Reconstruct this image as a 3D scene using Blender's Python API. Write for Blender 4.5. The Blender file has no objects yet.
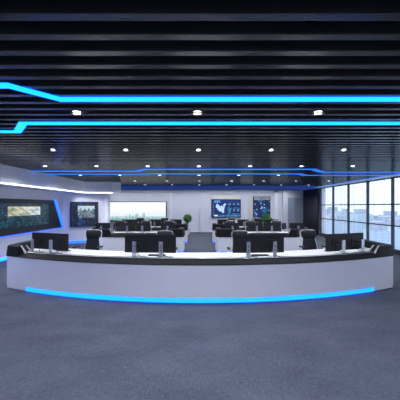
import bpy, math, random
from mathutils import Vector, Matrix
random.seed(7)
D = bpy.data
SC = bpy.context.scene
COL = SC.collection
PI = math.pi

# ------------------------------------------------------------------ materials
def node_mat(name):
    m = D.materials.new(name); m.use_nodes = True
    nt = m.node_tree
    return m, nt, nt.nodes['Principled BSDF'], nt.nodes['Material Output']

def P(name, col, rough=.5, metal=0., var=.06, scale=8., bump=0., spec=.5, stretch=(1, 1, 1), emit=None):
    m, nt, b, out = node_mat(name)
    tc = nt.nodes.new('ShaderNodeTexCoord')
    mp = nt.nodes.new('ShaderNodeMapping'); mp.inputs['Scale'].default_value = stretch
    nz = nt.nodes.new('ShaderNodeTexNoise'); nz.inputs['Scale'].default_value = scale; nz.inputs['Detail'].default_value = 4
    rp = nt.nodes.new('ShaderNodeValToRGB')
    nt.links.new(tc.outputs['Object'], mp.inputs['Vector']); nt.links.new(mp.outputs['Vector'], nz.inputs['Vector'])
    nt.links.new(nz.outputs['Fac'], rp.inputs['Fac'])
    lo = [max(0, c * (1 - var)) for c in col]; hi = [min(1, c * (1 + var)) for c in col]
    rp.color_ramp.elements[0].position = .3; rp.color_ramp.elements[1].position = .7
    rp.color_ramp.elements[0].color = (*lo, 1); rp.color_ramp.elements[1].color = (*hi, 1)
    nt.links.new(rp.outputs['Color'], b.inputs['Base Color'])
    b.inputs['Roughness'].default_value = rough; b.inputs['Metallic'].default_value = metal
    b.inputs['Specular IOR Level'].default_value = spec
    if bump:
        bp = nt.nodes.new('ShaderNodeBump'); bp.inputs['Strength'].default_value = bump; bp.inputs['Distance'].default_value = .01
        nt.links.new(nz.outputs['Fac'], bp.inputs['Height']); nt.links.new(bp.outputs['Normal'], b.inputs['Normal'])
    return m

def E(name, col, strength):
    m, nt, b, out = node_mat(name)
    b.inputs['Base Color'].default_value = (.02, .02, .02, 1)
    b.inputs['Emission Color'].default_value = (*col, 1); b.inputs['Emission Strength'].default_value = strength
    return m

def screen_mat(name, strength):
    m, nt, b, out = node_mat(name)
    b.inputs['Base Color'].default_value = (.01, .01, .012, 1); b.inputs['Roughness'].default_value = .25
    a = nt.nodes.new('ShaderNodeVertexColor'); a.layer_name = 'Col'
    nt.links.new(a.outputs['Color'], b.inputs['Emission Color']); b.inputs['Emission Strength'].default_value = strength
    return m

def carpet():
    m, nt, b, out = node_mat('carpet')
    tc = nt.nodes.new('ShaderNodeTexCoord')
    def nz(sc, st, det=3):
        mp = nt.nodes.new('ShaderNodeMapping'); mp.inputs['Scale'].default_value = st
        n = nt.nodes.new('ShaderNodeTexNoise'); n.inputs['Scale'].default_value = sc; n.inputs['Detail'].default_value = det
        nt.links.new(tc.outputs['Object'], mp.inputs['Vector']); nt.links.new(mp.outputs['Vector'], n.inputs['Vector']); return n
    n1 = nz(1., (14, 60, 1), 5); n2 = nz(1., (50, 14, 1), 4); n3 = nz(1.3, (1, 1.6, 1), 2); n4 = nz(90, (1, 1, 1), 2)
    def mul(a, bb, op='ADD'):
        x = nt.nodes.new('ShaderNodeMath'); x.operation = op
        for i, s in enumerate((a, bb)):
            if isinstance(s, float): x.inputs[i].default_value = s
            else: nt.links.new(s, x.inputs[i])
        return x.outputs[0]
    s = mul(mul(n1.outputs['Fac'], n2.outputs['Fac']), mul(n3.outputs['Fac'], .9, 'MULTIPLY'))
    s = mul(mul(s, mul(n4.outputs['Fac'], .35, 'MULTIPLY')), .615, 'MULTIPLY')
    s = mul(s, .5, 'MULTIPLY')
    rp = nt.nodes.new('ShaderNodeValToRGB')
    rp.color_ramp.elements[0].position = .38; rp.color_ramp.elements[1].position = .62
    rp.color_ramp.elements[0].color = (.050, .058, .082, 1); rp.color_ramp.elements[1].color = (.105, .118, .155, 1)
    nt.links.new(s, rp.inputs['Fac']); nt.links.new(rp.outputs['Color'], b.inputs['Base Color'])
    b.inputs['Roughness'].default_value = .85; b.inputs['Specular IOR Level'].default_value = .08
    bp = nt.nodes.new('ShaderNodeBump'); bp.inputs['Strength'].default_value = .3; bp.inputs['Distance'].default_value = .004
    nt.links.new(n4.outputs['Fac'], bp.inputs['Height']); nt.links.new(bp.outputs['Normal'], b.inputs['Normal'])
    return m

def glass_mat():
    m, nt, b, out = node_mat('glass')
    t = nt.nodes.new('ShaderNodeBsdfTransparent'); t.inputs['Color'].default_value = (.92, .96, 1, 1)
    g = nt.nodes.new('ShaderNodeBsdfGlossy'); g.inputs['Roughness'].default_value = .03
    lw = nt.nodes.new('ShaderNodeLayerWeight'); lw.inputs['Blend'].default_value = .5
    f = nt.nodes.new('ShaderNodeMath'); f.operation = 'POWER'; f.inputs[1].default_value = 5.; nt.links.new(lw.outputs['Facing'], f.inputs[0])
    mx = nt.nodes.new('ShaderNodeMixShader')
    nt.links.new(f.outputs[0], mx.inputs[0]); nt.links.new(t.outputs[0], mx.inputs[1]); nt.links.new(g.outputs[0], mx.inputs[2])
    nt.links.new(mx.outputs[0], out.inputs['Surface']); return m

def sheer_mat():
    m, nt, b, out = node_mat('sheer')
    tc = nt.nodes.new('ShaderNodeTexCoord')
    wv = nt.nodes.new('ShaderNodeTexNoise'); wv.inputs['Scale'].default_value = 1.; wv.inputs['Detail'].default_value = 3
    mp = nt.nodes.new('ShaderNodeMapping'); mp.inputs['Scale'].default_value = (1, 9, .02)
    nt.links.new(tc.outputs['Object'], mp.inputs['Vector']); nt.links.new(mp.outputs['Vector'], wv.inputs['Vector'])
    r = nt.nodes.new('ShaderNodeMapRange'); r.inputs[1].default_value = .42; r.inputs[2].default_value = .62; r.inputs[3].default_value = .02; r.inputs[4].default_value = .55
    nt.links.new(wv.outputs['Fac'], r.inputs[0])
    t = nt.nodes.new('ShaderNodeBsdfTransparent')
    tl = nt.nodes.new('ShaderNodeBsdfTranslucent'); tl.inputs['Color'].default_value = (.50, .54, .62, 1)
    mx = nt.nodes.new('ShaderNodeMixShader')
    nt.links.new(r.outputs[0], mx.inputs[0]); nt.links.new(t.outputs[0], mx.inputs[1]); nt.links.new(tl.outputs[0], mx.inputs[2])
    nt.links.new(mx.outputs[0], out.inputs['Surface']); return m

def facade(name, c1, c2):
    m, nt, b, out = node_mat(name)
    tc = nt.nodes.new('ShaderNodeTexCoord')
    br = nt.nodes.new('ShaderNodeTexBrick'); br.offset = 0
    mp = nt.nodes.new('ShaderNodeMapping'); mp.inputs['Rotation'].default_value = (PI / 2, 0, 0)
    nt.links.new(tc.outputs['Object'], mp.inputs['Vector']); nt.links.new(mp.outputs['Vector'], br.inputs['Vector'])
    br.inputs['Color1'].default_value = (*c1, 1); br.inputs['Color2'].default_value = (*[c * .8 for c in c1], 1)
    br.inputs['Mortar'].default_value = (*c2, 1); br.inputs['Scale'].default_value = .35; br.inputs['Mortar Size'].default_value = .12
    nt.links.new(br.outputs['Color'], b.inputs['Base Color']); b.inputs['Roughness'].default_value = .4
    return m

M = {}
M['carpet'] = carpet()
M['wall'] = P('wall_paint', (.72, .72, .80), .45, var=.02, scale=3)
M['back_wall'] = P('back_wall_paint', (.66, .68, .80), .4, var=.03, scale=2)
M['fascia'] = P('fascia_paint', (.80, .81, .90), .35, var=.03, scale=2)
M['white'] = P('white_laminate', (.72, .72, .77), .3, var=.015, scale=3)
M['top'] = P('white_worktop', (.93, .93, .94), .25, var=.01, scale=3)
M['rim'] = P('black_leatherette', (.006, .0065, .009), .6, spec=.18, var=.15, scale=30, bump=.1)
M['black'] = P('black_plastic', (.013, .013, .015), .55, spec=.3, var=.2, scale=20)
M['chair'] = P('chair_leather', (.022, .023, .025), .6, spec=.3, var=.2, scale=25, bump=.15)
M['alu'] = P('brushed_aluminium', (.62, .64, .68), .32, 1., var=.08, scale=12, stretch=(1, 1, 20))
M['silver'] = P('silver_trim', (.78, .79, .83), .3, .6, var=.04)
M['slat'] = P('slat_metal', (.044, .045, .049), .2, .3, var=.12, scale=2, spec=.6, stretch=(1, 8, 1))
M['void'] = P('ceiling_void', (.006, .006, .008), .9)
M['frame'] = P('dark_frame', (.03, .032, .04), .35, .3)
M['mull'] = P('mullion_metal', (.06, .068, .09), .4, .4)
M['drape'] = P('dark_drape', (.05, .052, .075), .9, var=.25, scale=3, stretch=(4, 4, .1))
M['panelglass'] = P('tinted_panel', (.33, .38, .50), .2, var=.05, scale=1)
M['darkglass'] = P('dark_glass', (.012, .016, .03), .12)
M['niche'] = P('niche_cream', (.62, .61, .60), .5)
M['cyan'] = E('cyan_led', (0.002, .14, 1.0), 6.0)
M['cyan_desk'] = E('desk_led', (0.002, .125, 1.0), 5.0)
M['blue'] = E('blue_led', (.015, .12, 1.0), 2.6)
M['blue_far'] = E('far_blue_led', (.015, .20, 1.0), .85)
M['dim_blue'] = E('dim_blue_led', (.03, .16, 1.0), .19)
M['whiteled'] = E('white_led', (.85, .9, 1), 5.0)
M['lamp'] = E('lamp_glow', (1, .97, .93), 8)
M['mscreen'] = E('monitor_glow', (.15, .3, .6), .6)
M['glass'] = glass_mat(); M['sheer'] = sheer_mat()
M['screen'] = screen_mat('screen_image', 1.0)
M['leaf'] = P('leaf_green', (.03, .13, .035), .6, var=.6, scale=25)
M['stem'] = P('bark', (.12, .08, .05), .8, var=.3)
M['pot'] = P('white_ceramic', (.75, .76, .8), .25)
M['soil'] = P('soil', (.04, .03, .02), .95, var=.4, scale=40)

# ------------------------------------------------------------------ mesh builder
class MB:
    def __init__(s): s.v = []; s.f = []; s.cols = None
    def add(s, vs, fs):
        n = len(s.v); s.v += [tuple(v) for v in vs]; s.f += [tuple(i + n for i in f) for f in fs]; return s
    def box(s, x0, x1, y0, y1, z0, z1, mat=None):
        vs = [Vector(p) for p in ((x0, y0, z0), (x1, y0, z0), (x1, y1, z0), (x0, y1, z0), (x0, y0, z1), (x1, y0, z1), (x1, y1, z1), (x0, y1, z1))]
        if mat is not None: vs = [mat @ v for v in vs]
        return s.add(vs, [(0, 3, 2, 1), (4, 5, 6, 7), (0, 1, 5, 4), (1, 2, 6, 5), (2, 3, 7, 6), (3, 0, 4, 7)])
    def prism(s, pts, z0, z1):
        n = len(pts)
        vs = [(x, y, z0) for x, y in pts] + [(x, y, z1) for x, y in pts]
        return s.add(vs, [tuple(range(n - 1, -1, -1)), tuple(range(n, 2 * n))] + [(i, (i + 1) % n, n + (i + 1) % n, n + i) for i in range(n)])
    def loft(s, rings, cap=True, closed=True):
        n = len(rings[0]); vs = [p for r in rings for p in r]; fs = []
        for k in range(len(rings) - 1):
            for i in range(n if closed else n - 1):
                j = (i + 1) % n
                fs.append((k * n + i, k * n + j, (k + 1) * n + j, (k + 1) * n + i))
        if cap: fs.append(tuple(range(n - 1, -1, -1))); fs.append(tuple((len(rings) - 1) * n + i for i in range(n)))
        return s.add(vs, fs)
    def lathe(s, prof, c=(0, 0, 0), n=20):
        return s.loft([[(c[0] + r * math.cos(2 * PI * i / n), c[1] + r * math.sin(2 * PI * i / n), c[2] + z) for i in range(n)] for r, z in prof])
    def tube(s, pts, r, n=8):
        pts = [Vector(p) for p in pts]; rings = []
        for k, p in enumerate(pts):
            t = (pts[min(k + 1, len(pts) - 1)] - pts[max(k - 1, 0)]).normalized()
            a = t.cross(Vector((0, 0, 1)))
            if a.length < 1e-3: a = Vector((1, 0, 0))
            a.normalize(); b = t.cross(a)
            rr = r[k] if isinstance(r, (list, tuple)) else r
            rings.append([tuple(p + rr * (math.cos(2 * PI * i / n) * a + math.sin(2 * PI * i / n) * b)) for i in range(n)])
        return s.loft(rings)
    def build(s, name, mat, parent=None, bevel=0., smooth=False, fix=True):
        me = D.meshes.new(name); me.from_pydata(s.v, [], s.f); me.update()
        if s.cols:
            at = me.color_attributes.new('Col', 'FLOAT_COLOR', 'CORNER'); li = 0
            for p, c in zip(me.polygons, s.cols):
                for _ in p.loop_indices: at.data[_].color = (*c, 1)
        if fix and not s.cols:
            import bmesh
            bm = bmesh.new(); bm.from_mesh(me); bmesh.ops.recalc_face_normals(bm, faces=bm.faces); bm.to_mesh(me); bm.free()
        o = D.objects.new(name, me); COL.objects.link(o); me.materials.append(mat)
        if smooth:
            for p in me.polygons: p.use_smooth = True
        if bevel:
            b = o.modifiers.new('bevel', 'BEVEL'); b.width = bevel; b.segments = 2; b.limit_method = 'ANGLE'; b.angle_limit = .6
        if parent: o.parent = parent
        return o

def tag(o, label=None, cat=None, group=None, kind=None):
    for k, v in (('label', label), ('category', cat), ('group', group), ('kind', kind)):
        if v: o[k] = v
    return o
def thing(name, label, cat, loc=(0, 0, 0), rz=0, group=None):
    o = D.objects.new(name, None); COL.objects.link(o); o.empty_display_size = .1
    o.location = loc; o.rotation_euler = (0, 0, rz); return tag(o, label, cat, group)
def struct(name, mb, mat, parent=None, **k):
    o = mb.build(name, mat, parent, **k); o['kind'] = 'structure'; return o
def copy_tree(o, parent=None):
    c = o.copy(); COL.objects.link(c)
    if parent: c.parent = parent
    for ch in [x for x in D.objects if x.parent == o]: copy_tree(ch, c)
    return c
def place(o, loc, rz, label, group=None):
    o.location = loc; o.rotation_euler = (0, 0, rz); o['label'] = label
    if group: o['group'] = group
    return o

# ------------------------------------------------------------------ constants (metres; +Y away from the viewer)
H = 2.83; BACK = 20.2; REAR = -3.2; XR = 7.07; XL = -6.25
A = (-6.25, 13.7); B = (-4.5, 14.7)

# ------------------------------------------------------------------ room shell
struct('floor', MB().box(-7.2, 7.5, REAR - .1, BACK + .2, -.1, 0), M['carpet'])
ceil = struct('ceiling', MB().box(-7.2, 7.5, REAR - .1, BACK + .2, H + .16, H + .26), M['void'])
sl = MB(); y = 1.481 - .2037 * 22
while y < BACK - .1:
    if y > REAR + .05: sl.box(-5.6, 6.62, y, y + .07, H, H + .13)
    y += .2037
slo = sl.build('slatted_panel', M['slat'], ceil, bevel=.004); slo['kind'] = 'structure'

struct('wall_left', MB().box(XL - .15, XL, REAR, A[1], 0, H + .16), M['wall'])
def wall_seg(mb, p, q, th, z0, z1):
    d = Vector((q[0] - p[0], q[1] - p[1])).normalized(); n = Vector((-d.y, d.x)) * th
    return mb.prism([p, q, (q[0] + n.x, q[1] + n.y), (p[0] + n.x, p[1] + n.y)], z0, z1)
struct('wall_left_return', wall_seg(MB(), A, B, .15, 0, H + .16), M['wall'])
struct('wall_left_far', MB().prism([(B[0] - .12, B[1] + .09), (-6.9, 16.2), (-6.9, BACK), (-7.1, BACK), (-7.1, 16.0), (-4.8, 14.72)], 0, H + .16), M['wall'])
struct('trim_1', MB().prism([(-4.62, 14.55), (-4.46, 14.60), (-4.46, 14.86), (-4.62, 14.86)], 0, 2.36), M['fascia'])
struct('wall_back', MB().box(-7.2, 7.4, BACK, BACK + .15, 0, H + .16), M['back_wall'])
struct('wall_rear', MB().box(-7.2, 7.4, REAR - .15, REAR, 0, H + .16), M['wall'])
# back wall relief: pilasters and joints
struct('trim_2', MB().box(.02, .62, BACK - .14, BACK, 0, H), M['back_wall'])
struct('trim_3', MB().box(-2.02, -1.92, BACK - .05, BACK, 0, H), M['fascia'])
struct('trim_4', MB().box(5.55, 5.85, BACK - .22, BACK, 0, H), M['wall'])
struct('trim_5', MB().box(5.0, 5.22, BACK - .1, BACK, 0, H), M['fascia'])
struct('trim_6', MB().box(-6.3, 7.07, BACK - .1, BACK, 2.66, 2.84), M['fascia'])
struct('baseboard_back', MB().box(-6.9, 7.0, BACK - .03, BACK, 0, .08), M['fascia'])
# tinted panels between pilaster and corner
d = struct('door_1', MB().box(5.87, 6.42, BACK - .08, BACK - .02, 0, 2.3), M['panelglass'])
struct('door_2', MB().box(6.44, 7.0, BACK - .08, BACK - .02, 0, 2.3), M['panelglass'])
# soffit along the left wall
ZB = 2.35
S = [(-5.13, REAR), (-5.13, 13.35), (-3.95, 13.5), (-3.62, 13.75), (-3.95, 14.05), (-4.3, 14.75), (-4.6, 14.9), (-6.25, 13.9), (-6.25, REAR)]
struct('trim_7', MB().prism(S, ZB, H + .1), M['fascia'], bevel=.01)
led = MB(); pth = [(-5.11, REAR + .1), (-5.11, 13.33), (-3.95, 13.48)]
for p, q in zip(pth, pth[1:]): wall_seg(led, p, q, .03, ZB - .022, ZB - .001)
tag(led.build('cove_light', M['whiteled']), 'thin white light line along the bottom edge of the left ceiling soffit', 'light strip')

# right window wall
struct('trim_8', MB().box(6.62, 7.2, REAR, BACK, H - .02, H + .1), M['fascia'])
struct('wall_right', MB().box(XR, XR + .3, 17.62, BACK, 0, H + .16), M['wall'])
struct('wall_right_sill', MB().box(XR - .02, XR + .3, REAR, 17.62, 0, .14), M['mull'])
struct('wall_right_header', MB().box(XR, XR + .3, REAR, 17.62, 2.80, H + .16), M['fascia'])
n = 0; yy = 17.62; bays = []
while yy - 1.645 > REAR - .2:
    n += 1; y0 = max(yy - 1.645, REAR); y1 = yy
    fr = MB()
    fr.box(XR - .02, XR + .07, y1 - .035, y1 + .035, .14, 2.8)
    fr.box(XR, XR + .06, y0 + .035, y1 - .035, 1.79, 1.835); fr.box(XR, XR + .06, y0 + .035, y1 - .035, 1.0, 1.045)
    fr.box(XR, XR + .06, y0 + .035, y1 - .035, .14, .18); fr.box(XR, XR + .06, y0 + .035, y1 - .035, 2.76, 2.8)
    w = struct('window_%d' % n, fr, M['mull'])
    g = MB().box(XR + .22, XR + .232, y0, y1, .14, 2.8).build('pane', M['glass'], w); g['kind'] = 'structure'
    bays.append((y0, y1)); yy -= 1.645
# sheer curtains, one per bay
names = ['furthest window bay beside the dark drape', 'second window bay counted from the dark drape', 'third window bay counted from the dark drape', 'fourth window bay counted from the dark drape', 'nearest window bay in view at the right edge']
for i, (y0, y1) in enumerate(bays[:6]):
    mb = MB(); N = 70; top = []; bot = []
    for k in range(N + 1):
        yv = y0 + .04 + (y1 - y0 - .08) * k / N; xv = XR + .13 + .014 * math.sin(k * 1.15 + i) * (1 + .5 * math.sin(k * .37))
        top.append((xv, yv, 2.78)); bot.append((xv, yv, .2))
    mb.add(top + bot, [(k, k + 1, N + 2 + k, N + 1 + k) for k in range(N)])
    tag(mb.build('sheer_curtain', M['sheer'], smooth=True, fix=False), ('sheer white curtain hanging in the ' + names[min(i, 4)]) if i < 5 else 'sheer white curtain hanging just past the right edge, nearest the viewer', 'curtain', 'sheer curtains along the window wall')
# dark drape at the far end of the window wall
mb = MB(); N = 90; f_, b_ = [], []
for k in range(N + 1):
    yv = 17.72 + 2.4 * k / N; xv = XR - .10 + .05 * math.sin(k * .9)
    f_ += [(xv, yv, .02)]; b_ += [(xv, yv, H - .04)]
mb.add(f_ + b_, [(k, k + 1, N + 2 + k, N + 1 + k) for k in range(N)])
dr = mb.build('drape', M['drape'], smooth=True, fix=False); so = dr.modifiers.new('solid', 'SOLIDIFY'); so.thickness = .01
tag(dr, 'dark charcoal floor length drape in the far right corner', 'curtain')

# ------------------------------------------------------------------ ceiling LED lines
def d2y(dd): return 300 * (H - .014 - 1.75) / dd
def led_line(pts, w, mat, label, name='ceiling_light_line'):
    mb = MB(); hw = w / 2; L, R_ = [], []
    P2 = [Vector(p) for p in pts]
    for k, p in enumerate(P2):
        ds = []
        if k > 0: ds.append((P2[k] - P2[k - 1]).normalized())
        if k < len(P2) - 1: ds.append((P2[k + 1] - P2[k]).normalized())
        ns = [Vector((-q.y, q.x)) for q in ds]
        nn = sum(ns, Vector((0, 0))).normalized(); sc = hw / max(.3, nn.dot(ns[0]))
        L.append(p + nn * sc); R_.append(p - nn * sc)
    rings = [[(l.x, l.y, H - .014), (r.x, r.y, H - .014), (r.x, r.y, H + .002), (l.x, l.y, H + .002)] for l, r in zip(L, R_)]
    mb.loft(rings)
    return tag(mb.build(name, mat), label, 'light strip', 'blue light lines across the slatted ceiling')
def px(x, y): # image position on the ceiling plane -> plan
    Y = d2y(206 - y); return ((x - 200) / 300 * Y, Y)
xl = -5.12; xr = 6.6
y1 = px(0, 100)[1]
led_line([(xl, px(0, 86)[1]), px(8, 86.5), px(61, 100.3), (xr, y1)], .09, M['cyan'], 'wide bright blue ceiling light line nearest the viewer, slanting at its left end')
y2 = px(0, 124)[1]
led_line([(xl, px(0, 132.3)[1]), px(17.5, 132.3), px(23, 124), (xr, y2)], .10, M['cyan'], 'bright blue ceiling light line with a small step at left, second from the viewer')
led_line([(xl, px(0, 171.3)[1]), px(137, 171.3), px(146, 169.5), px(313, 169.6), px(322, 172.4), (xr, px(0, 172.4)[1])], .2, M['blue_far'], 'thin blue ceiling light line beyond the second row of downlights, third from the viewer')
led_line([(xl, px(0, 174.3)[1]), px(138, 174.5), px(149, 173.9), px(299, 174.2), px(305, 175.6), (xr, px(0, 175.6)[1])], .2, M['blue_far'], 'thin blue ceiling light line fourth from the viewer, just behind the third')
tag(MB().box(-4.3, 6.1, 16.0, 16.1, H - .19, H + .0).build('ceiling_light_line', M['dim_blue']), 'dim blue ceiling light band nearest the back wall', 'light strip', 'blue light lines across the slatted ceiling')
led_line([(6.56, REAR + .3), (6.56, 19.9)], .07, M['blue_far'], 'blue ceiling light line running along the top of the window wall')

# ------------------------------------------------------------------ downlights
proto = thing('downlight', 'x', 'light', (0, 0, 0))
MB().lathe([(.043, -.002), (.066, -.004), (.072, -.012), (.068, -.016), (.045, -.014), (.043, -.002)], n=24).build('trim_ring', M['frame'], proto, smooth=True)
MB().lathe([(.0001, -.006), (.045, -.006), (.045, .01), (.0001, .01)], n=24).build('lens', M['lamp'], proto)
rowlab = {0: 'in the row between the two bright blue lines', 1: 'in the row just behind the bright blue lines', 2: 'in the row before the thin blue lines', 3: 'in the row behind the thin blue lines', 4: 'in the fifth row from the viewer', 5: 'in the row near the dim far line', 6: 'in the last row before the back wall'}
words = ['leftmost', 'second from left', 'third from left', 'fourth from left', 'fifth from left', 'sixth from left', 'seventh from left', 'eighth from left', 'ninth from left']
first = True
LP = 17.5
for r in range(-2, 7):
    Y = 3.48 + 2.4 * r - (.09 if r > 0 else 0)
    if Y > 19: continue
    ks = [k for k in range(-3, 5)]
    if r >= 4: ks = [k for k in ks if k > -3]
    if r >= 0: ks = [k for k in ks if 0 < 200 + 300 * (-.03 + 1.4 * k) / Y < 400]
    for i, k in enumerate(ks):
        X = -.03 + 1.4 * k
        if r >= 0:
            c = proto if first else copy_tree(proto); first = False
            place(c, (X, Y, H - .001), 0, 'small round downlight, %s %s' % (words[i], rowlab[r]), 'recessed ceiling downlights')
        ld = D.lights.new('downlight_lamp', 'AREA'); ld.shape = 'DISK'; ld.size = .11; ld.energy = LP; ld.color = (.93, .95, 1); ld.spread = math.radians(150)
        lo = D.objects.new('downlight_lamp', ld); COL.objects.link(lo); lo.location = (X, Y, H - .03)

# ------------------------------------------------------------------ desks
def offs(path, t):
    out = []; P2 = [Vector(p) for p in path]
    for k, p in enumerate(P2):
        ns = []
        if k > 0: dd = (P2[k] - P2[k - 1]).normalized(); ns.append(Vector((-dd.y, dd.x)))
        if k < len(P2) - 1: dd = (P2[k + 1] - P2[k]).normalized(); ns.append(Vector((-dd.y, dd.x)))
        nn = sum(ns, Vector((0, 0))).normalized(); out.append(p + nn * (t / max(.35, nn.dot(ns[0]))))
    return out
def sweep(mb, path, prof):  # prof(k) -> [(t,z)...]; the path runs left to right, inward = +t
    cache = {}
    rings = []
    for k in range(len(path)):
        ring = []
        for t, z in prof(k):
            if t not in cache: cache[t] = offs(path, t)
            q = cache[t][k]; ring.append((q.x, q.y, z))
        rings.append(ring)
    return mb.loft(rings)
def densify(path, step):
    out = [Vector(path[0])]
    for a, b in zip(path, path[1:]):
        a = Vector(a); b = Vector(b); n = max(1, int((b - a).length / step))
        for i in range(1, n + 1): out.append(a.lerp(b, i / n))
    return out

def console(name, label, group, front, hs, top_poly, zp, zl, zh, zw, ledz, led_path, plinths, extra=None):
    """front: list of (x,y,high 0/1)"""
    root = thing(name, label, 'desk', (0, 0, 0), 0, group)
    path = [(p[0], p[1]) for p in front]; hi = [p[2] for p in front]
    cx = sum(p[0] for p in path) / len(path); cy = max(p[1] for p in path)
    # move the empty to the desk's base
    root.location = (cx, cy - .8, 0)
    def fin(o): o.location = (-root.location.x, -root.location.y, 0); return o
    fin(sweep(MB(), path, lambda k: [(0, ledz + .005), (.05, ledz + .005), (.05, zp), (0, zp)]).build('front_panel', M['white'], root))
    fin(sweep(MB(), path, lambda k: [(-.012, zp), (-.012, zp + .012), (.07 - .06 * hi[k], (zl, zh)[0] + (zh - zl) * hi[k] - .022), (.085 - .05 * hi[k], zl + (zh - zl) * hi[k]), (.185, zl + (zh - zl) * hi[k]), (.2, zl + (zh - zl) * hi[k] - .012), (.2, zp - .02), (.05, zp - .02), (.05, zp)]).build('rim', M['rim'], root))
    # silver slashes where the rim steps down
    for k in range(len(path) - 1):
        if hi[k] != hi[k + 1]:
            sub = [path[k], path[k + 1]]; hk = [hi[k], hi[k + 1]]
            for (t0, t1) in ((.055, .082), (.17, .205)):
                u, v = 0., 1.
                a = Vector(sub[0]).lerp(Vector(sub[1]), u); b = Vector(sub[0]).lerp(Vector(sub[1]), v)
                ha = hk[0] + (hk[1] - hk[0]) * u; hb = hk[0] + (hk[1] - hk[0]) * v
                # band leaning with the slope
                hz = [zl + (zh - zl) * q for q in (ha, hb)]
                fin(sweep(MB(), [a, b], lambda j: [(t0 - .005, hz[j] - .03), (t0, hz[j] + .006), (t1, hz[j] + .006), (t1 + .004, hz[j] - .03)]).build('silver_slash', M['silver'], root))
    low = [p for p, q in zip(path, hi) if q == 0]
    fin(sweep(MB(), low, lambda k: [(.086, zl + .001), (.095, zl + .006), (.115, zl + .001)]).build('rim_highlight', M['silver'], root))  # silver sliver stands in for the highlight along the low rim
    tp = MB(); n = len(top_poly) // 2
    for k in range(n - 1):
        q = [top_poly[k], top_poly[k + 1], top_poly[2 * n - 2 - k], top_poly[2 * n - 1 - k]]
        tp.prism(q, zw - .035, zw)
    fin(tp.build('worktop', M['top'], root, fix=False))
    fin(sweep(MB(), led_path, lambda k: [(.006, .008), (.03, .008), (.03, ledz), (.006, ledz)]).build('light_strip', M['cyan_desk'] if ledz > .06 else M['blue'], root))
    for pl in plinths:
        fin(sweep(MB(), pl, lambda k: [(.004, .015), (.05, .015), (.05, ledz + .006), (.004, ledz + .006)]).build('plinth', M['white'], root))
    if extra: extra(root, fin)
    return root

# front arc desk
CY = 5.385 + 8.87; R0 = 8.87
def arc(x, R=R0): return (x, CY - math.sqrt(R * R - x * x))
xe = 4.17
xs = [-xe + .12 * 0]
front = [(-xe, 7.5, 1), (-xe, 6.9, 1), (-xe, arc(xe)[1] + .08, 1), (-xe + .04, arc(xe - .04)[1] + .01, 1)]
ax = [-4.0, -3.9, -3.84, -3.78, -3.65] + [-3.65 + 7.3 * i / 48 for i in range(1, 48)] + [3.65, 3.78, 3.84, 3.9, 4.0]
front += [(*arc(x), 1 if abs(x) > 3.7 else 0) for x in ax]
front += [(-p[0], p[1], p[2]) for p in reversed(front[:4])]
tx = [-4.0 + 8.0 * i / 60 for i in range(61)]
outer = [arc(x) for x in tx]; ctr = Vector((0, CY))
def rad(p, t):
    v = Vector(p) - ctr; return tuple(ctr + v.normalized() * (v.length - t))
inn = [rad(p, .17) for p in outer]
far = []
for x in tx:
    xx = x * 4.0 / 4.0; far.append(arc(xx, 7.87))
inn = [(max(-3.96, min(3.96, p[0])), p[1]) for p in inn]
inn[0] = (-3.96, arc(3.96)[1] + .1); inn[-1] = (3.96, arc(3.96)[1] + .1)
far = [(max(-3.96, min(3.96, p[0])), p[1]) for p in far]
def extra_front(root, fin):
    for x in (-2.15, 0, 2.15):
        a = Vector(arc(x)); v = (ctr - a).normalized(); p = a + v * .2; q = a + v * .93
        fin(wall_seg(MB(), tuple(p), tuple(q), .04, 0, .724).build('support_panel', M['white'], root))
lp = [arc(-3.56 + 7.12 * i / 60) for i in range(61)]
desk = console('curved_control_desk', 'long curved white control desk with black rim and glowing blue base strip', None, front, None, inn + far[::-1], 0.686, .79, .915, .76, .085, lp,
        [[(-xe, 7.5), (-xe, arc(xe)[1] + .1), arc(-xe + .05), arc(-3.8), arc(-3.57)], [arc(3.57), arc(3.8), arc(xe - .05), (xe, arc(xe)[1] + .1), (xe, 7.5)]], extra_front)

def island(sgn, Y, label):
    pts = [(.62, Y + 1.0, 1), (.62, Y + .12, 1), (.66, Y + .03, 1), (.74, Y, 1), (1.22, Y, 1), (1.32, Y, 0), (2.0, Y, 0), (3.3, Y, 0), (3.42, Y, 1), (3.62, Y, 1), (3.7, Y + .05, 1), (4.38, Y + 1.0, 1)]
    if sgn < 0: pts = [(-p[0], p[1], p[2]) for p in reversed(pts)]
    path = [(p[0], p[1]) for p in pts]
    i0 = [(.80, Y + .17), (3.62, Y + .17)]; f0 = [(.80, Y + .98), (4.18, Y + .98)]
    if sgn < 0: i0 = [(-3.62, Y + .17), (-.80, Y + .17)]; f0 = [(-4.18, Y + .98), (-.80, Y + .98)]
    lpth = path[:]
    return console('control_desk', label, 'white desks in rows behind the curved desk', pts, None, i0 + f0[::-1], .585, .735, .89, .71, .05, lpth, [])
island(-1, 11.2, 'straight white control desk with black rim, left of the aisle, directly behind the curved desk')
island(1, 11.2, 'straight white control desk with black rim, right of the aisle, directly behind the curved desk')
island(-1, 14.2, 'rearmost white control desk left of the aisle, in front of the skyline screen')
island(1, 14.2, 'rearmost white control desk right of the aisle, in front of the blue wall screens')

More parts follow.
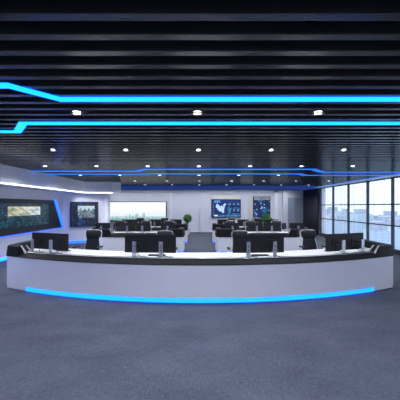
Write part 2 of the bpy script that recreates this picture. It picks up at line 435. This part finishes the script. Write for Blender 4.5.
# ------------------------------------------------------------------ monitors
def monitor(zb, h, w=.513):
    t = thing('monitor', 'x', 'monitor')
    MB().box(-w / 2, w / 2, .205, .228, zb, zb + h).build('housing', M['black'], t, bevel=.004)
    MB().box(-w / 2 + .015, w / 2 - .015, .2285, .2295, zb + .015, zb + h - .012).build('screen', M['mscreen'], t)
    MB().box(-.09, .09, .19, .205, zb + h * .25, zb + h * .72).build('rear_cover', M['black'], t, bevel=.006)
    st = MB(); top = zb + h * .68
    st.box(-.036, -.012, -.012, .012, .012, top); st.box(.012, .036, -.012, .012, .012, top)
    k = .012
    while k < top - .03:
        st.box(-.013, .013, -.009, .009, k, k + .045); k += .075
    st.box(-.036, .036, -.012, .012, top - .03, top)
    st.build('stand', M['alu'], t, bevel=.002)
    MB().box(-.02, .02, .01, .195, zb + h * .5 - .015, zb + h * .5 + .015).build('arm', M['black'], t, bevel=.003)
    MB().box(-.085, .085, -.04, .16, 0, .012).build('foot', M['alu'], t, bevel=.003)
    c = MB(); c.tube([(0, .19, zb + .12), (.02, .16, .06), (.08, .1, .02), (.16, .06, .012), (.22, .1, .01)], .006, 6)
    c.build('cable', M['black'], t, smooth=True)
    return t
mA = monitor(.07, .36); mB = monitor(.05, .355); mC = monitor(.045, .335, .57)
used = set()
def put(m, X, Y, z, rz, label, group):
    c = m if m.name not in used else copy_tree(m); used.add(m.name)
    return place(c, (X, Y, z), rz, label, group)
def pair(m, xc, yc, th, labs, group):
    ux, uy = math.cos(th), math.sin(th); nx, ny = math.sin(th), -math.cos(th)  # toward the viewer
    for s, lab in zip((-1, 1), labs):
        X = xc + ux * .2575 * s + nx * .218; Y = yc + uy * .2575 * s + ny * .218
        put(m, X, Y, .76, th, lab, group)
g = 'monitors on the curved front desk'
pair(mA, -.98, 5.92, math.radians(-5), ('black monitor on the curved desk, left one of the pair left of the aisle', 'black monitor on the curved desk, right one of the pair left of the aisle'), g)
pair(mA, 1.155, 5.92, math.radians(5), ('black monitor on the curved desk, left one of the pair right of the aisle', 'black monitor on the curved desk, right one of the pair right of the aisle'), g)
pair(mB, -3.24, 6.48, math.radians(-21), ('black monitor at the far left end of the curved desk, outermost there', 'black monitor near the left end of the curved desk, inner one of the end pair'), g)
pair(mB, 3.10, 6.42, math.radians(20), ('black monitor near the right end of the curved desk, inner one of the end pair', 'black monitor at the far right end of the curved desk, outermost there'), g)
g2 = 'monitors on the desks behind the curved desk'
r2 = [(-3.80, 'outer end of the nearer straight desk on the left'), (-2.80, 'middle of the nearer left desk, left one of two'), (-2.22, 'middle of the nearer left desk, right one of two'), (-1.25, 'aisle end of the nearer straight desk on the left'),
      (1.25, 'aisle end of the nearer straight desk on the right'), (2.18, 'middle of the nearer right desk, left one of two'), (2.76, 'middle of the nearer right desk, right one of two'), (3.78, 'outer end of the nearer straight desk on the right')]
for X, s in r2:
    put(mC, X, 11.52, .71, 0, 'small black monitor at the ' + s, g2)
r3 = [(-3.56, 'rearmost left desk, outermost'), (-2.98, 'rearmost left desk, second from its outer end'), (-2.2, 'rearmost left desk, third from its outer end'), (-1.18, 'rearmost left desk, nearest the aisle and the round tree'),
      (1.14, 'rearmost right desk, nearest the aisle'), (2.12, 'rearmost right desk, second from the aisle'), (2.78, 'rearmost right desk, third from the aisle'), (3.55, 'rearmost right desk, outermost, before the leafy plant')]
for X, s in r3: put(mC, X, 14.5, .71, 0, 'small black monitor on the ' + s, g2)

# keyboards on the curved desk
def keyboard():
    k = thing('keyboard', 'x', 'keyboard')
    MB().box(-.17, .17, -.055, .055, 0, .016).build('body', M['black'], k, bevel=.004)
    kk = MB()
    for r in range(4):
        for c in range(14): kk.box(-.16 + c * .023, -.141 + c * .023, -.045 + r * .023, -.026 + r * .023, .016, .021)
    kk.build('keys', M['rim'], k)
    return k
kb = keyboard()
for i, (X, Y, th, s) in enumerate([(-.86, 6.0, -5, 'pair just left of the aisle'), (1.2, 6.0, 5, 'pair just right of the aisle'), (-3.02, 6.62, -21, 'pair at the left end'), (2.9, 6.60, 20, 'pair at the right end')]):
    c = kb if i == 0 else copy_tree(kb)
    place(c, (X, Y, .76), math.radians(th), 'thin black keyboard behind the monitor ' + s, 'keyboards on the curved desk')

# ------------------------------------------------------------------ chairs (front faces -Y, toward the viewer)
def chair():
    t = thing('office_chair', 'x', 'chair')
    def cushion(name, x0, x1, xt, y, yt, z0, z1, th, n=8):
        rings = []
        for k in range(n + 1):
            u = k / n; hw = (x1 - x0) / 2 * (1 - u) + xt * u; e = math.sin(PI * min(1, max(0, (u * .9 + .05)))) ** .3
            hw *= .86 + .14 * e; yy_ = y * (1 - u) + yt * u; zz = z0 + (z1 - z0) * u; ring = []
            for a in range(16):
                an = 2 * PI * a / 16; cx_ = math.copysign(abs(math.cos(an)) ** .5, math.cos(an)); sy = math.copysign(abs(math.sin(an)) ** .6, math.sin(an))
                ring.append((cx_ * hw, yy_ + sy * th / 2 * e - .03 * (cx_ ** 2), zz))
            rings.append(ring)
        return MB().loft(rings).build(name, M['chair'], t, smooth=True)
    s = MB().box(-.25, .25, -.26, .24, .43, .51).build('seat', M['chair'], t, bevel=.03)
    cushion('backrest', -.22, .22, .17, .25, .31, .50, .90, .07)
    cushion('headrest', -.19, .19, .20, .31, .33, .885, 1.10, .10)
    fr = MB()
    for sx in (-1, 1):
        fr.tube([(sx * .24, .27, .48), (sx * .235, .30, .62), (sx * .20, .345, .88), (sx * .21, .37, 1.03), (sx * .19, .375, 1.09)], .011, 8)
    fr.tube([(-.19, .375, 1.09), (0, .38, 1.115), (.19, .375, 1.09)], .011, 8)
    fr.build('back_frame', M['silver'], t, smooth=True)
    for sx in (-1, 1):
        a = MB().tube([(sx * .25, .1, .45), (sx * .31, .08, .52), (sx * .31, .05, .68)], .015, 8)
        o = a.build('armrest', M['silver'], t, smooth=True)
        MB().box(sx * .31 - .035, sx * .31 + .035, -.14, .16, .68, .71).build('pad', M['chair'], o, bevel=.01)
    MB().lathe([(.03, .08), (.03, .30), (.022, .30), (.022, .43)]).build('gas_column', M['alu'], t)
    for k in range(5):
        an = 2 * PI * k / 5 + .3; c, s_ = math.cos(an), math.sin(an)
        l = MB().tube([(0, 0, .11), (c * .15, s_ * .15, .095), (c * .3, s_ * .3, .07)], [.028, .02, .014], 8).build('leg', M['alu'], t, smooth=True)
        cs = MB(); cs.tube([(c * .3 - s_ * .02, s_ * .3 + c * .02, .03), (c * .3 + s_ * .02, s_ * .3 - c * .02, .03)], .03, 12)
        cs.build('caster', M['black'], l)
    return t
ch = chair()
cg = 'black office chairs at the desks'
CP = [(-2.90, 7.75, -.12, 'black office chair at the curved desk, between its two left monitor pairs'),
      (-.90, 7.45, .05, 'black office chair behind the curved desk monitors just left of the aisle'),
      (1.02, 7.45, -.05, 'black office chair behind the curved desk monitors just right of the aisle'),
      (2.95, 7.75, .12, 'black office chair at the curved desk, between its two right monitor pairs'),
      (-3.45, 12.75, .1, 'black office chair at the first left desk, outer seat'), (-2.35, 12.75, 0, 'black office chair at the first left desk, middle seat'), (-1.35, 12.75, 0, 'black office chair at the first left desk, aisle seat'),
      (1.35, 12.75, 0, 'black office chair at the first right desk, aisle seat'), (2.2, 12.75, 0, 'black office chair at the first right desk, middle seat'), (3.3, 12.75, -.1, 'black office chair at the first right desk, outer seat'),
      (-3.2, 15.8, 0, 'black office chair at the rearmost left desk, outer seat'), (-1.9, 15.8, 0, 'black office chair at the rearmost left desk, aisle side'),
      (1.7, 15.8, 0, 'black office chair at the rearmost right desk, aisle side'), (3.1, 15.8, 0, 'black office chair at the rearmost right desk, outer seat')]
for i, (X, Y, a, s) in enumerate(CP):
    c = ch if i == 0 else copy_tree(ch)
    place(c, (X, Y, 0), a, s, cg)

# ------------------------------------------------------------------ screens
def grid_screen(nx, ny, fn, to3d):
    """fn(u,v)->rgb (u right, v up); to3d(u,v)->xyz"""
    mb = MB(); mb.cols = []
    for j in range(ny + 1):
        for i in range(nx + 1): mb.v.append(to3d(i / nx, j / ny))
    for j in range(ny):
        for i in range(nx):
            a = j * (nx + 1) + i; mb.f.append((a, a + 1, a + nx + 2, a + nx + 1)); mb.cols.append(fn((i + .5) / nx, (j + .5) / ny))
    return mb
def lerp(a, b, t): return tuple(x + (y - x) * t for x, y in zip(a, b))

# skyline screen on the back wall
sk = [0.0] * 76
rnd = random.Random(3)
for i in range(76): sk[i] = .06 + rnd.random() * .08
for c_, h_, w_ in ((4, .22, 1), (9, .26, 1), (22, .30, 1), (27, .36, 1), (31, .30, 2), (36, .40, 2), (38, .33, 1), (41, .2, 1), (46, .42, 2), (50, .2, 1), (58, .22, 1), (63, .2, 2)):
    for q in range(c_ - w_, c_ + w_): sk[q] = max(sk[q], h_ - .04 * abs(q - c_))
def f_sky(u, v):
    base = lerp((.70, .86, .90), (1.0, 1.0, 1.0), min(1, v * 1.5)); i = min(75, int(u * 76)); h = sk[i]
    if v < h: return lerp((.16, .33, .36), (.42, .64, .70), min(1, v / .35 + (i % 3) * .12))
    if v < .2: return (.50, .68, .73)
    return base
t = thing('skyline_screen', 'wide black framed wall screen showing a pale hazy city skyline', 'screen', (-4.15, BACK, .7))
x0, x1, z0, z1 = -6.1, -2.22, .70, 2.06
MB().box(x0 + 4.15, x1 + 4.15, -.07, 0, 0, z1 - z0).build('frame', M['frame'], t, bevel=.006)
grid_screen(76, 28, f_sky, lambda u, v: (x0 + .06 + (x1 - x0 - .13) * u + 4.15, -.074, .09 + (z1 - z0 - .14) * v)).build('display', M['screen'], t)

# dashboard screen
def blob(u, v, pts):
    for (a, b, r) in pts:
        if (u - a) ** 2 + ((v - b) * .62) ** 2 < r * r: return True
    return False
mapp = [(.20, .62, .065), (.26, .52, .075), (.30, .42, .06), (.35, .52, .06), (.37, .40, .06), (.41, .55, .045), (.43, .68, .04), (.46, .74, .035), (.39, .31, .045), (.34, .60, .04), (.18, .72, .03)]
rn = random.Random(5); dots = [[rn.random() for _ in range(64)] for _ in range(40)]
def f_dash(u, v):
    i, j = int(u * 58), int(v * 36); r = dots[j][i]
    if u < .015 or u > .985 or v < .03 or v > .97: return (.003, .004, .012)
    if blob(u, v, mapp): return lerp((.35, .6, .95), (.7, .85, 1), r)
    if u < .09: return (.10, .35, .65) if (j % 4 == 0 and r > .2) else (.005, .02, .10)
    if v < .14: return (.7, .8, .9) if (u < .2 and .06 < v) else ((.1, .35, .7) if r > .55 else (.005, .02, .09))
    if v > .84: return (.15, .45, .85) if (u < .3 and r > .4) else (.01, .04, .18)
    if u > .56:
        cx_, cy_ = ((u - .56) / .145) % 1, ((v - .16) / .34) % 1
        if .55 < cy_ < .9 and .25 < cx_ < .75: return (.05, .28, .55) if r > .35 else (.14, .08, .4)
        if cy_ < .2 and r > .5: return (.12, .28, .5)
        if u < .66 and r > .7: return (.02, .38, .45)
        return (.005, .018, .11)
    return (.010, .045, .22) if r > .7 else (.006, .02, .13)
t = thing('wall_screen', 'blue data dashboard wall screen showing a white map, right of the aisle', 'screen', (1.75, BACK, .97))
x0, x1, z0, z1 = .77, 2.73, .965, 2.19
MB().box(-.98, .98, -.09, 0, 0, z1 - z0).build('frame', M['frame'], t, bevel=.006)
grid_screen(58, 36, f_dash, lambda u, v: (-.955 + 1.91 * u, -.094, .025 + (z1 - z0 - .05) * v)).build('display', M['screen'], t)
t = thing('wall_niche', 'pale cream lit panel above the blue dashboard wall screen', 'panel', (1.75, BACK, 2.2))
MB().box(-.98, .98, -.04, 0, 0, .30).build('back_panel', M['niche'], t)
MB().box(-1.0, 1.0, -.16, 0, .30, .325).build('lip', M['fascia'], t)
# second screen
pr = random.Random(11); spots = [(pr.random(), pr.random() * .8) for _ in range(17)]
def f_map(u, v):
    if u < .03 or u > .97 or v < .02: return (.003, .004, .012)
    if v > .84: return lerp((.05, .06, .08), (.35, .38, .42), dots[int(v * 36)][int(u * 36)])
    for a, b in spots:
        if (u - a) ** 2 + ((v - b) * 1.3) ** 2 < .0011: return (.35, .60, .9)
    q = math.sin(u * 9 + v * 5) + math.sin(v * 11 - u * 4)
    if q > 1.0: return (.012, .10, .24)
    return (.005, .018, .11) if q > -.6 else (.005, .015, .08)
t = thing('wall_screen', 'tall dark blue wall screen with scattered light dots, behind the leafy plant', 'screen', (4.15, BACK, .9))
MB().box(-.58, .58, -.09, 0, 0, 1.5).build('frame', M['frame'], t, bevel=.006)
grid_screen(36, 44, f_map, lambda u, v: (-.56 + 1.12 * u, -.094, .02 + 1.46 * v)).build('display', M['screen'], t)
tag(MB().box(3.22, 3.54, BACK - .05, BACK, .85, 2.42).build('wall_panel', M['niche']), 'narrow cream vertical wall panel left of the tall dark blue screen', 'panel')

# big video wall on the left wall
t = thing('video_wall', 'long dark video wall with teal pictures and blue lit slanted end on the left wall', 'screen', (XL, 9.6, .8))
def YZ(pts, x0, x1):
    mb = MB(); n = len(pts)
    mb.add([(x0, a, b) for a, b in pts] + [(x1, a, b) for a, b in pts], [tuple(range(n)), tuple(range(2 * n - 1, n - 1, -1))] + [(i, (i + 1) % n, n + (i + 1) % n, n + i) for i in range(n)]); return mb
YZ([(-3.6, 0), (3.78, 0), (3.05, 1.19), (-3.6, 1.19)], 0, .09).build('frame', M['frame'], t, bevel=.005)
rv = random.Random(21); cells = [[rv.random() for _ in range(220)] for _ in range(60)]
def f_vid(u, v):
    i, j = int(u * 200), int(v * 36); r = cells[j][i]; r2_ = cells[j // 3][i // 5]
    Yv = 6.1 + 6.1 * u
    if 9.62 < Yv < 11.55 and .47 < v < .86:
        if v > .82: return (.8, .62, .35)
        uu = (Yv - 9.62) / 1.93
        b = lerp((.55, .48, .22), (.75, .85, .90), uu)
        w_ = .5 + .5 * math.sin(uu * 17 + 5 * v + 2 * math.sin(v * 21 + uu * 9))
        b = lerp(b, (.95, .90, .70), max(0, w_ - .35)); b = lerp(b, (.10, .24, .26), max(0, .8 - w_ * 1.6) * (.4 + r2_ * .6))
        return lerp(b, (.10, .12, .05), .75 * r * (1 - uu * .6))
    if r2_ > .8 and r > .6: return (.015, .13, .16)
    if r2_ < .1 and r > .4: return (.008, .05, .14)
    if r > .965: return (.10, .30, .34)
    return (.004, .022, .036)
grid_screen(200, 36, f_vid, lambda u, v: (.094, -3.5 + 6.1 * u, .24 + .80 * v)).build('display', M['screen'], t)
YZ([(3.05, 1.19), (3.78, 0), (3.96, 0), (3.23, 1.19)], 0, .12).build('slanted_light', M['blue'], t)
YZ([(-3.6, -.02), (3.90, -.02), (3.90, 0), (-3.6, 0)], 0, .05).build('bottom_light', M['blue'], t)
# second screen on the angled wall
dv = (Vector(B) - Vector(A)); an = math.atan2(dv.y, dv.x); dn = dv.normalized()
def onwall(xpix):
    # intersect viewing ray with the angled wall
    k = (xpix - 200) / 300; s_ = (k * A[1] - A[0]) / (dn.x - k * dn.y); return s_
sa, sb = onwall(70), onwall(98)
c = Vector(A) + dn * (sa + sb) / 2
t = thing('wall_screen', 'square black framed wall screen with grey city picture on the angled left wall', 'screen', (c.x, c.y, .78), an)
w = sb - sa; hh = 1.17
MB().box(-w / 2, w / 2, -.08, 0, 0, hh).build('frame', M['frame'], t, bevel=.005)
def f_city(u, v):
    i, j = int(u * 40), int(v * 34); r = cells[j][i + 40]; r2_ = cells[j // 2][i // 2 + 60]
    if .24 < u < .88 and .34 < v < .84:
        if v > .70 + .06 * math.sin(u * 40): return lerp((.35, .5, .62), (.62, .78, .88), r)
        return lerp((.03, .06, .09), (.42, .52, .60), r * r2_)
    if .28 < u < .42: return (.008, .025, .15) if r < .9 else (.03, .12, .3)
    if r > .95: return (.05, .1, .16)
    return (.005, .01, .03)
grid_screen(40, 34, f_city, lambda u, v: (-w / 2 + .03 + (w - .06) * u, -.084, .03 + (hh - .06) * v)).build('display', M['screen'], t)
# base lights
tag(MB().box(XL + .005, XL + .04, REAR + .2, 13.6, .03, .10).build('floor_light_strip', M['cyan']), 'blue light strip at the foot of the left wall below the video wall', 'light strip')
mb = MB(); p = Vector(A) + dn * .06; q = Vector(B) - dn * .2; nn_ = Vector((dn.y, -dn.x)) * .04
wall_seg(mb, tuple(p + nn_), tuple(q + nn_), .035, .03, .13)
tag(mb.build('floor_light_strip', M['blue']), 'blue light strip at the foot of the angled wall under the square screen', 'light strip')

# ------------------------------------------------------------------ plants
def leafball(mb, c, r, n, sz, rg, flat=1.):
    for _ in range(n):
        v = Vector((rg.gauss(0, 1), rg.gauss(0, 1), rg.gauss(0, 1) * flat)).normalized(); p = Vector(c) + v * r * (.75 + .3 * rg.random())
        a = v.orthogonal().normalized(); a.rotate(Matrix.Rotation(rg.random() * 6.28, 3, v)); b = v.cross(a); u = (a + v * (rg.random() - .2)).normalized()
        s_ = sz * (.7 + .6 * rg.random())
        mb.add([p, p + u * s_ * .5 + b * s_ * .28, p + u * s_, p + u * s_ * .5 - b * s_ * .28], [(0, 1, 2, 3)])
rg = random.Random(4)
t = thing('topiary_tree', 'round green clipped tree in a white pot by the back wall left of the aisle', 'plant', (-.765, 18.5, 0))
mb = MB().lathe([(.02, -.2), (.12, -.17), (.19, -.08), (.21, 0), (.19, .09), (.12, .17), (.02, .2)], (0, 0, .97), 14); leafball(mb, (0, 0, .97), .255, 1100, .07, rg)
mb.build('foliage', M['leaf'], t, fix=False)
MB().tube([(0, 0, .28), (.01, 0, .55), (0, 0, .85)], .02, 8).build('stem', M['stem'], t)
pt = MB().lathe([(.11, 0), (.17, .3), (.18, .32), (.155, .32), (.15, .28), (.02, .28)], n=24).build('pot', M['pot'], t)
MB().lathe([(.14, .27), (.14, .285), (.001, .29)], n=20).build('soil', M['soil'], t)
t = thing('potted_plant', 'bushy green leafy plant standing before the tall dark blue screen', 'plant', (4.07, 18.5, 0))
mb = MB(); leafball(mb, (0, 0, .98), .24, 700, .13, rg); leafball(mb, (.12, 0, .85), .22, 300, .13, rg); leafball(mb, (-.1, 0, 1.1), .14, 200, .12, rg)
leafball(mb, (0, 0, .98), .12, 250, .12, rg)
mb.build('foliage', M['leaf'], t, fix=False)
st = MB()
for q in range(5): st.tube([(0, 0, .4), (.03 * math.cos(q * 1.3), .03 * math.sin(q * 1.3), .6), (.12 * math.cos(q * 1.3), .12 * math.sin(q * 1.3), .95)], .009, 6)
st.build('stem', M['stem'], t)
MB().lathe([(.13, 0), (.2, .42), (.21, .45), (.18, .45), (.17, .4), (.02, .4)], n=24).build('pot', M['pot'], t)

# ------------------------------------------------------------------ city outside the windows
F = [facade('facade_blue', (.16, .27, .45), (.40, .50, .62)), facade('facade_pale', (.30, .42, .55), (.55, .62, .68)), facade('facade_teal', (.18, .36, .44), (.45, .58, .64))]
# (pixel x, pixel y of roof, distance Y, width, material, description)
CT = [(325, 214, 120, 6, 1), (333, 211, 150, 7, 2), (341, 221, 100, 8, 0), (352, 217, 140, 10, 1), (361, 214, 120, 6, 2), (379, 230, 70, 5, 0), (370, 219, 160, 12, 1), (387, 222, 110, 8, 1), (399, 226, 80, 6, 2), (346, 212, 175, 6, 0), (391, 215, 150, 8, 0), (412, 220, 95, 6, 1)]
desc = ['pale tower block far left in the window view', 'slim teal tower seen in the second window bay', 'wide blue office block low in the window view, third bay', 'pale office block behind the third window bay', 'teal tower seen between third and fourth bays', 'broad blue office block, nearest in the window view', 'pale block rising behind the broad blue block', 'pale block right of the broad blue block', 'teal tower at the right edge of the window view', 'thin distant blue tower over the third bay', 'distant blue tower over the nearest bay', 'pale block just beyond the right edge']
for (xp, yp, Y, w, mi), s in zip(CT, desc):
    X = (xp - 200) / 300 * Y; zt = 1.75 - (yp - 206) / 300 * Y
    t = thing('office_tower', s, 'building', (X, Y, -70), 0, 'towers outside the windows')
    MB().box(-w / 2, w / 2, -w / 2, w / 2, 0, zt + 70).build('facade', F[mi], t)
    MB().box(-w * .3, w * .2, -w * .3, w * .3, zt + 70, zt + 72).build('roof_plant', M['panelglass'], t)

# ------------------------------------------------------------------ small niche light, and washes added to brighten the walls
def area(loc, sx, sy, e, col, rot):
    l = D.lights.new('wash', 'AREA'); l.shape = 'RECTANGLE'; l.size = sx; l.size_y = sy; l.energy = e; l.color = col; l.spread = math.radians(110)
    o = D.objects.new('wash_lamp', l); COL.objects.link(o); o.location = loc; o.rotation_euler = rot
area((1.75, BACK - .12, 2.49), 1.8, .05, .8, (1, .97, .9), (math.radians(20), 0, 0))

area((0, 19.25, H - .01), 12.5, .06, 62, (.93, .95, 1), (math.radians(35), 0, 0))  # added wash brightening the back wall, without a modelled fitting
area((-5.35, 5.5, ZB - .02), .06, 16, 110, (.93, .95, 1), (0, math.radians(-25), 0))  # added lamp throwing extra cove light onto the left wall
area((-4.8, 13.6, ZB - .02), 1.6, .06, 14, (.93, .95, 1), (math.radians(25), 0, 0))  # added lamp doing the same for the angled wall
# ------------------------------------------------------------------ world
w = D.worlds.new('World'); SC.world = w; w.use_nodes = True; nt = w.node_tree
bg = nt.nodes['Background']
tc = nt.nodes.new('ShaderNodeTexCoord'); sp = nt.nodes.new('ShaderNodeSeparateXYZ'); mr = nt.nodes.new('ShaderNodeMapRange')
mr.inputs[1].default_value = -.35; mr.inputs[2].default_value = .25
rp = nt.nodes.new('ShaderNodeValToRGB'); rp.color_ramp.elements[0].color = (.44, .58, .80, 1); rp.color_ramp.elements[1].color = (.95, .97, 1, 1)
nt.links.new(tc.outputs['Generated'], sp.inputs[0]); nt.links.new(sp.outputs['Z'], mr.inputs[0]); nt.links.new(mr.outputs[0], rp.inputs['Fac'])
nt.links.new(rp.outputs['Color'], bg.inputs['Color']); bg.inputs['Strength'].default_value = 1.9

# ------------------------------------------------------------------ camera and view
cd = D.cameras.new('Camera'); cam = D.objects.new('Camera', cd); COL.objects.link(cam)
cam.location = (0, 0, 1.75); cam.rotation_euler = (PI / 2, 0, 0); cd.lens = 27; cd.sensor_width = 36; cd.shift_y = .015; cd.clip_end = 500
SC.camera = cam
SC.view_settings.view_transform = 'Standard'; SC.view_settings.look = 'None'; SC.view_settings.gamma = 1; SC.view_settings.use_curve_mapping = False
SC.view_settings.exposure = 0.0
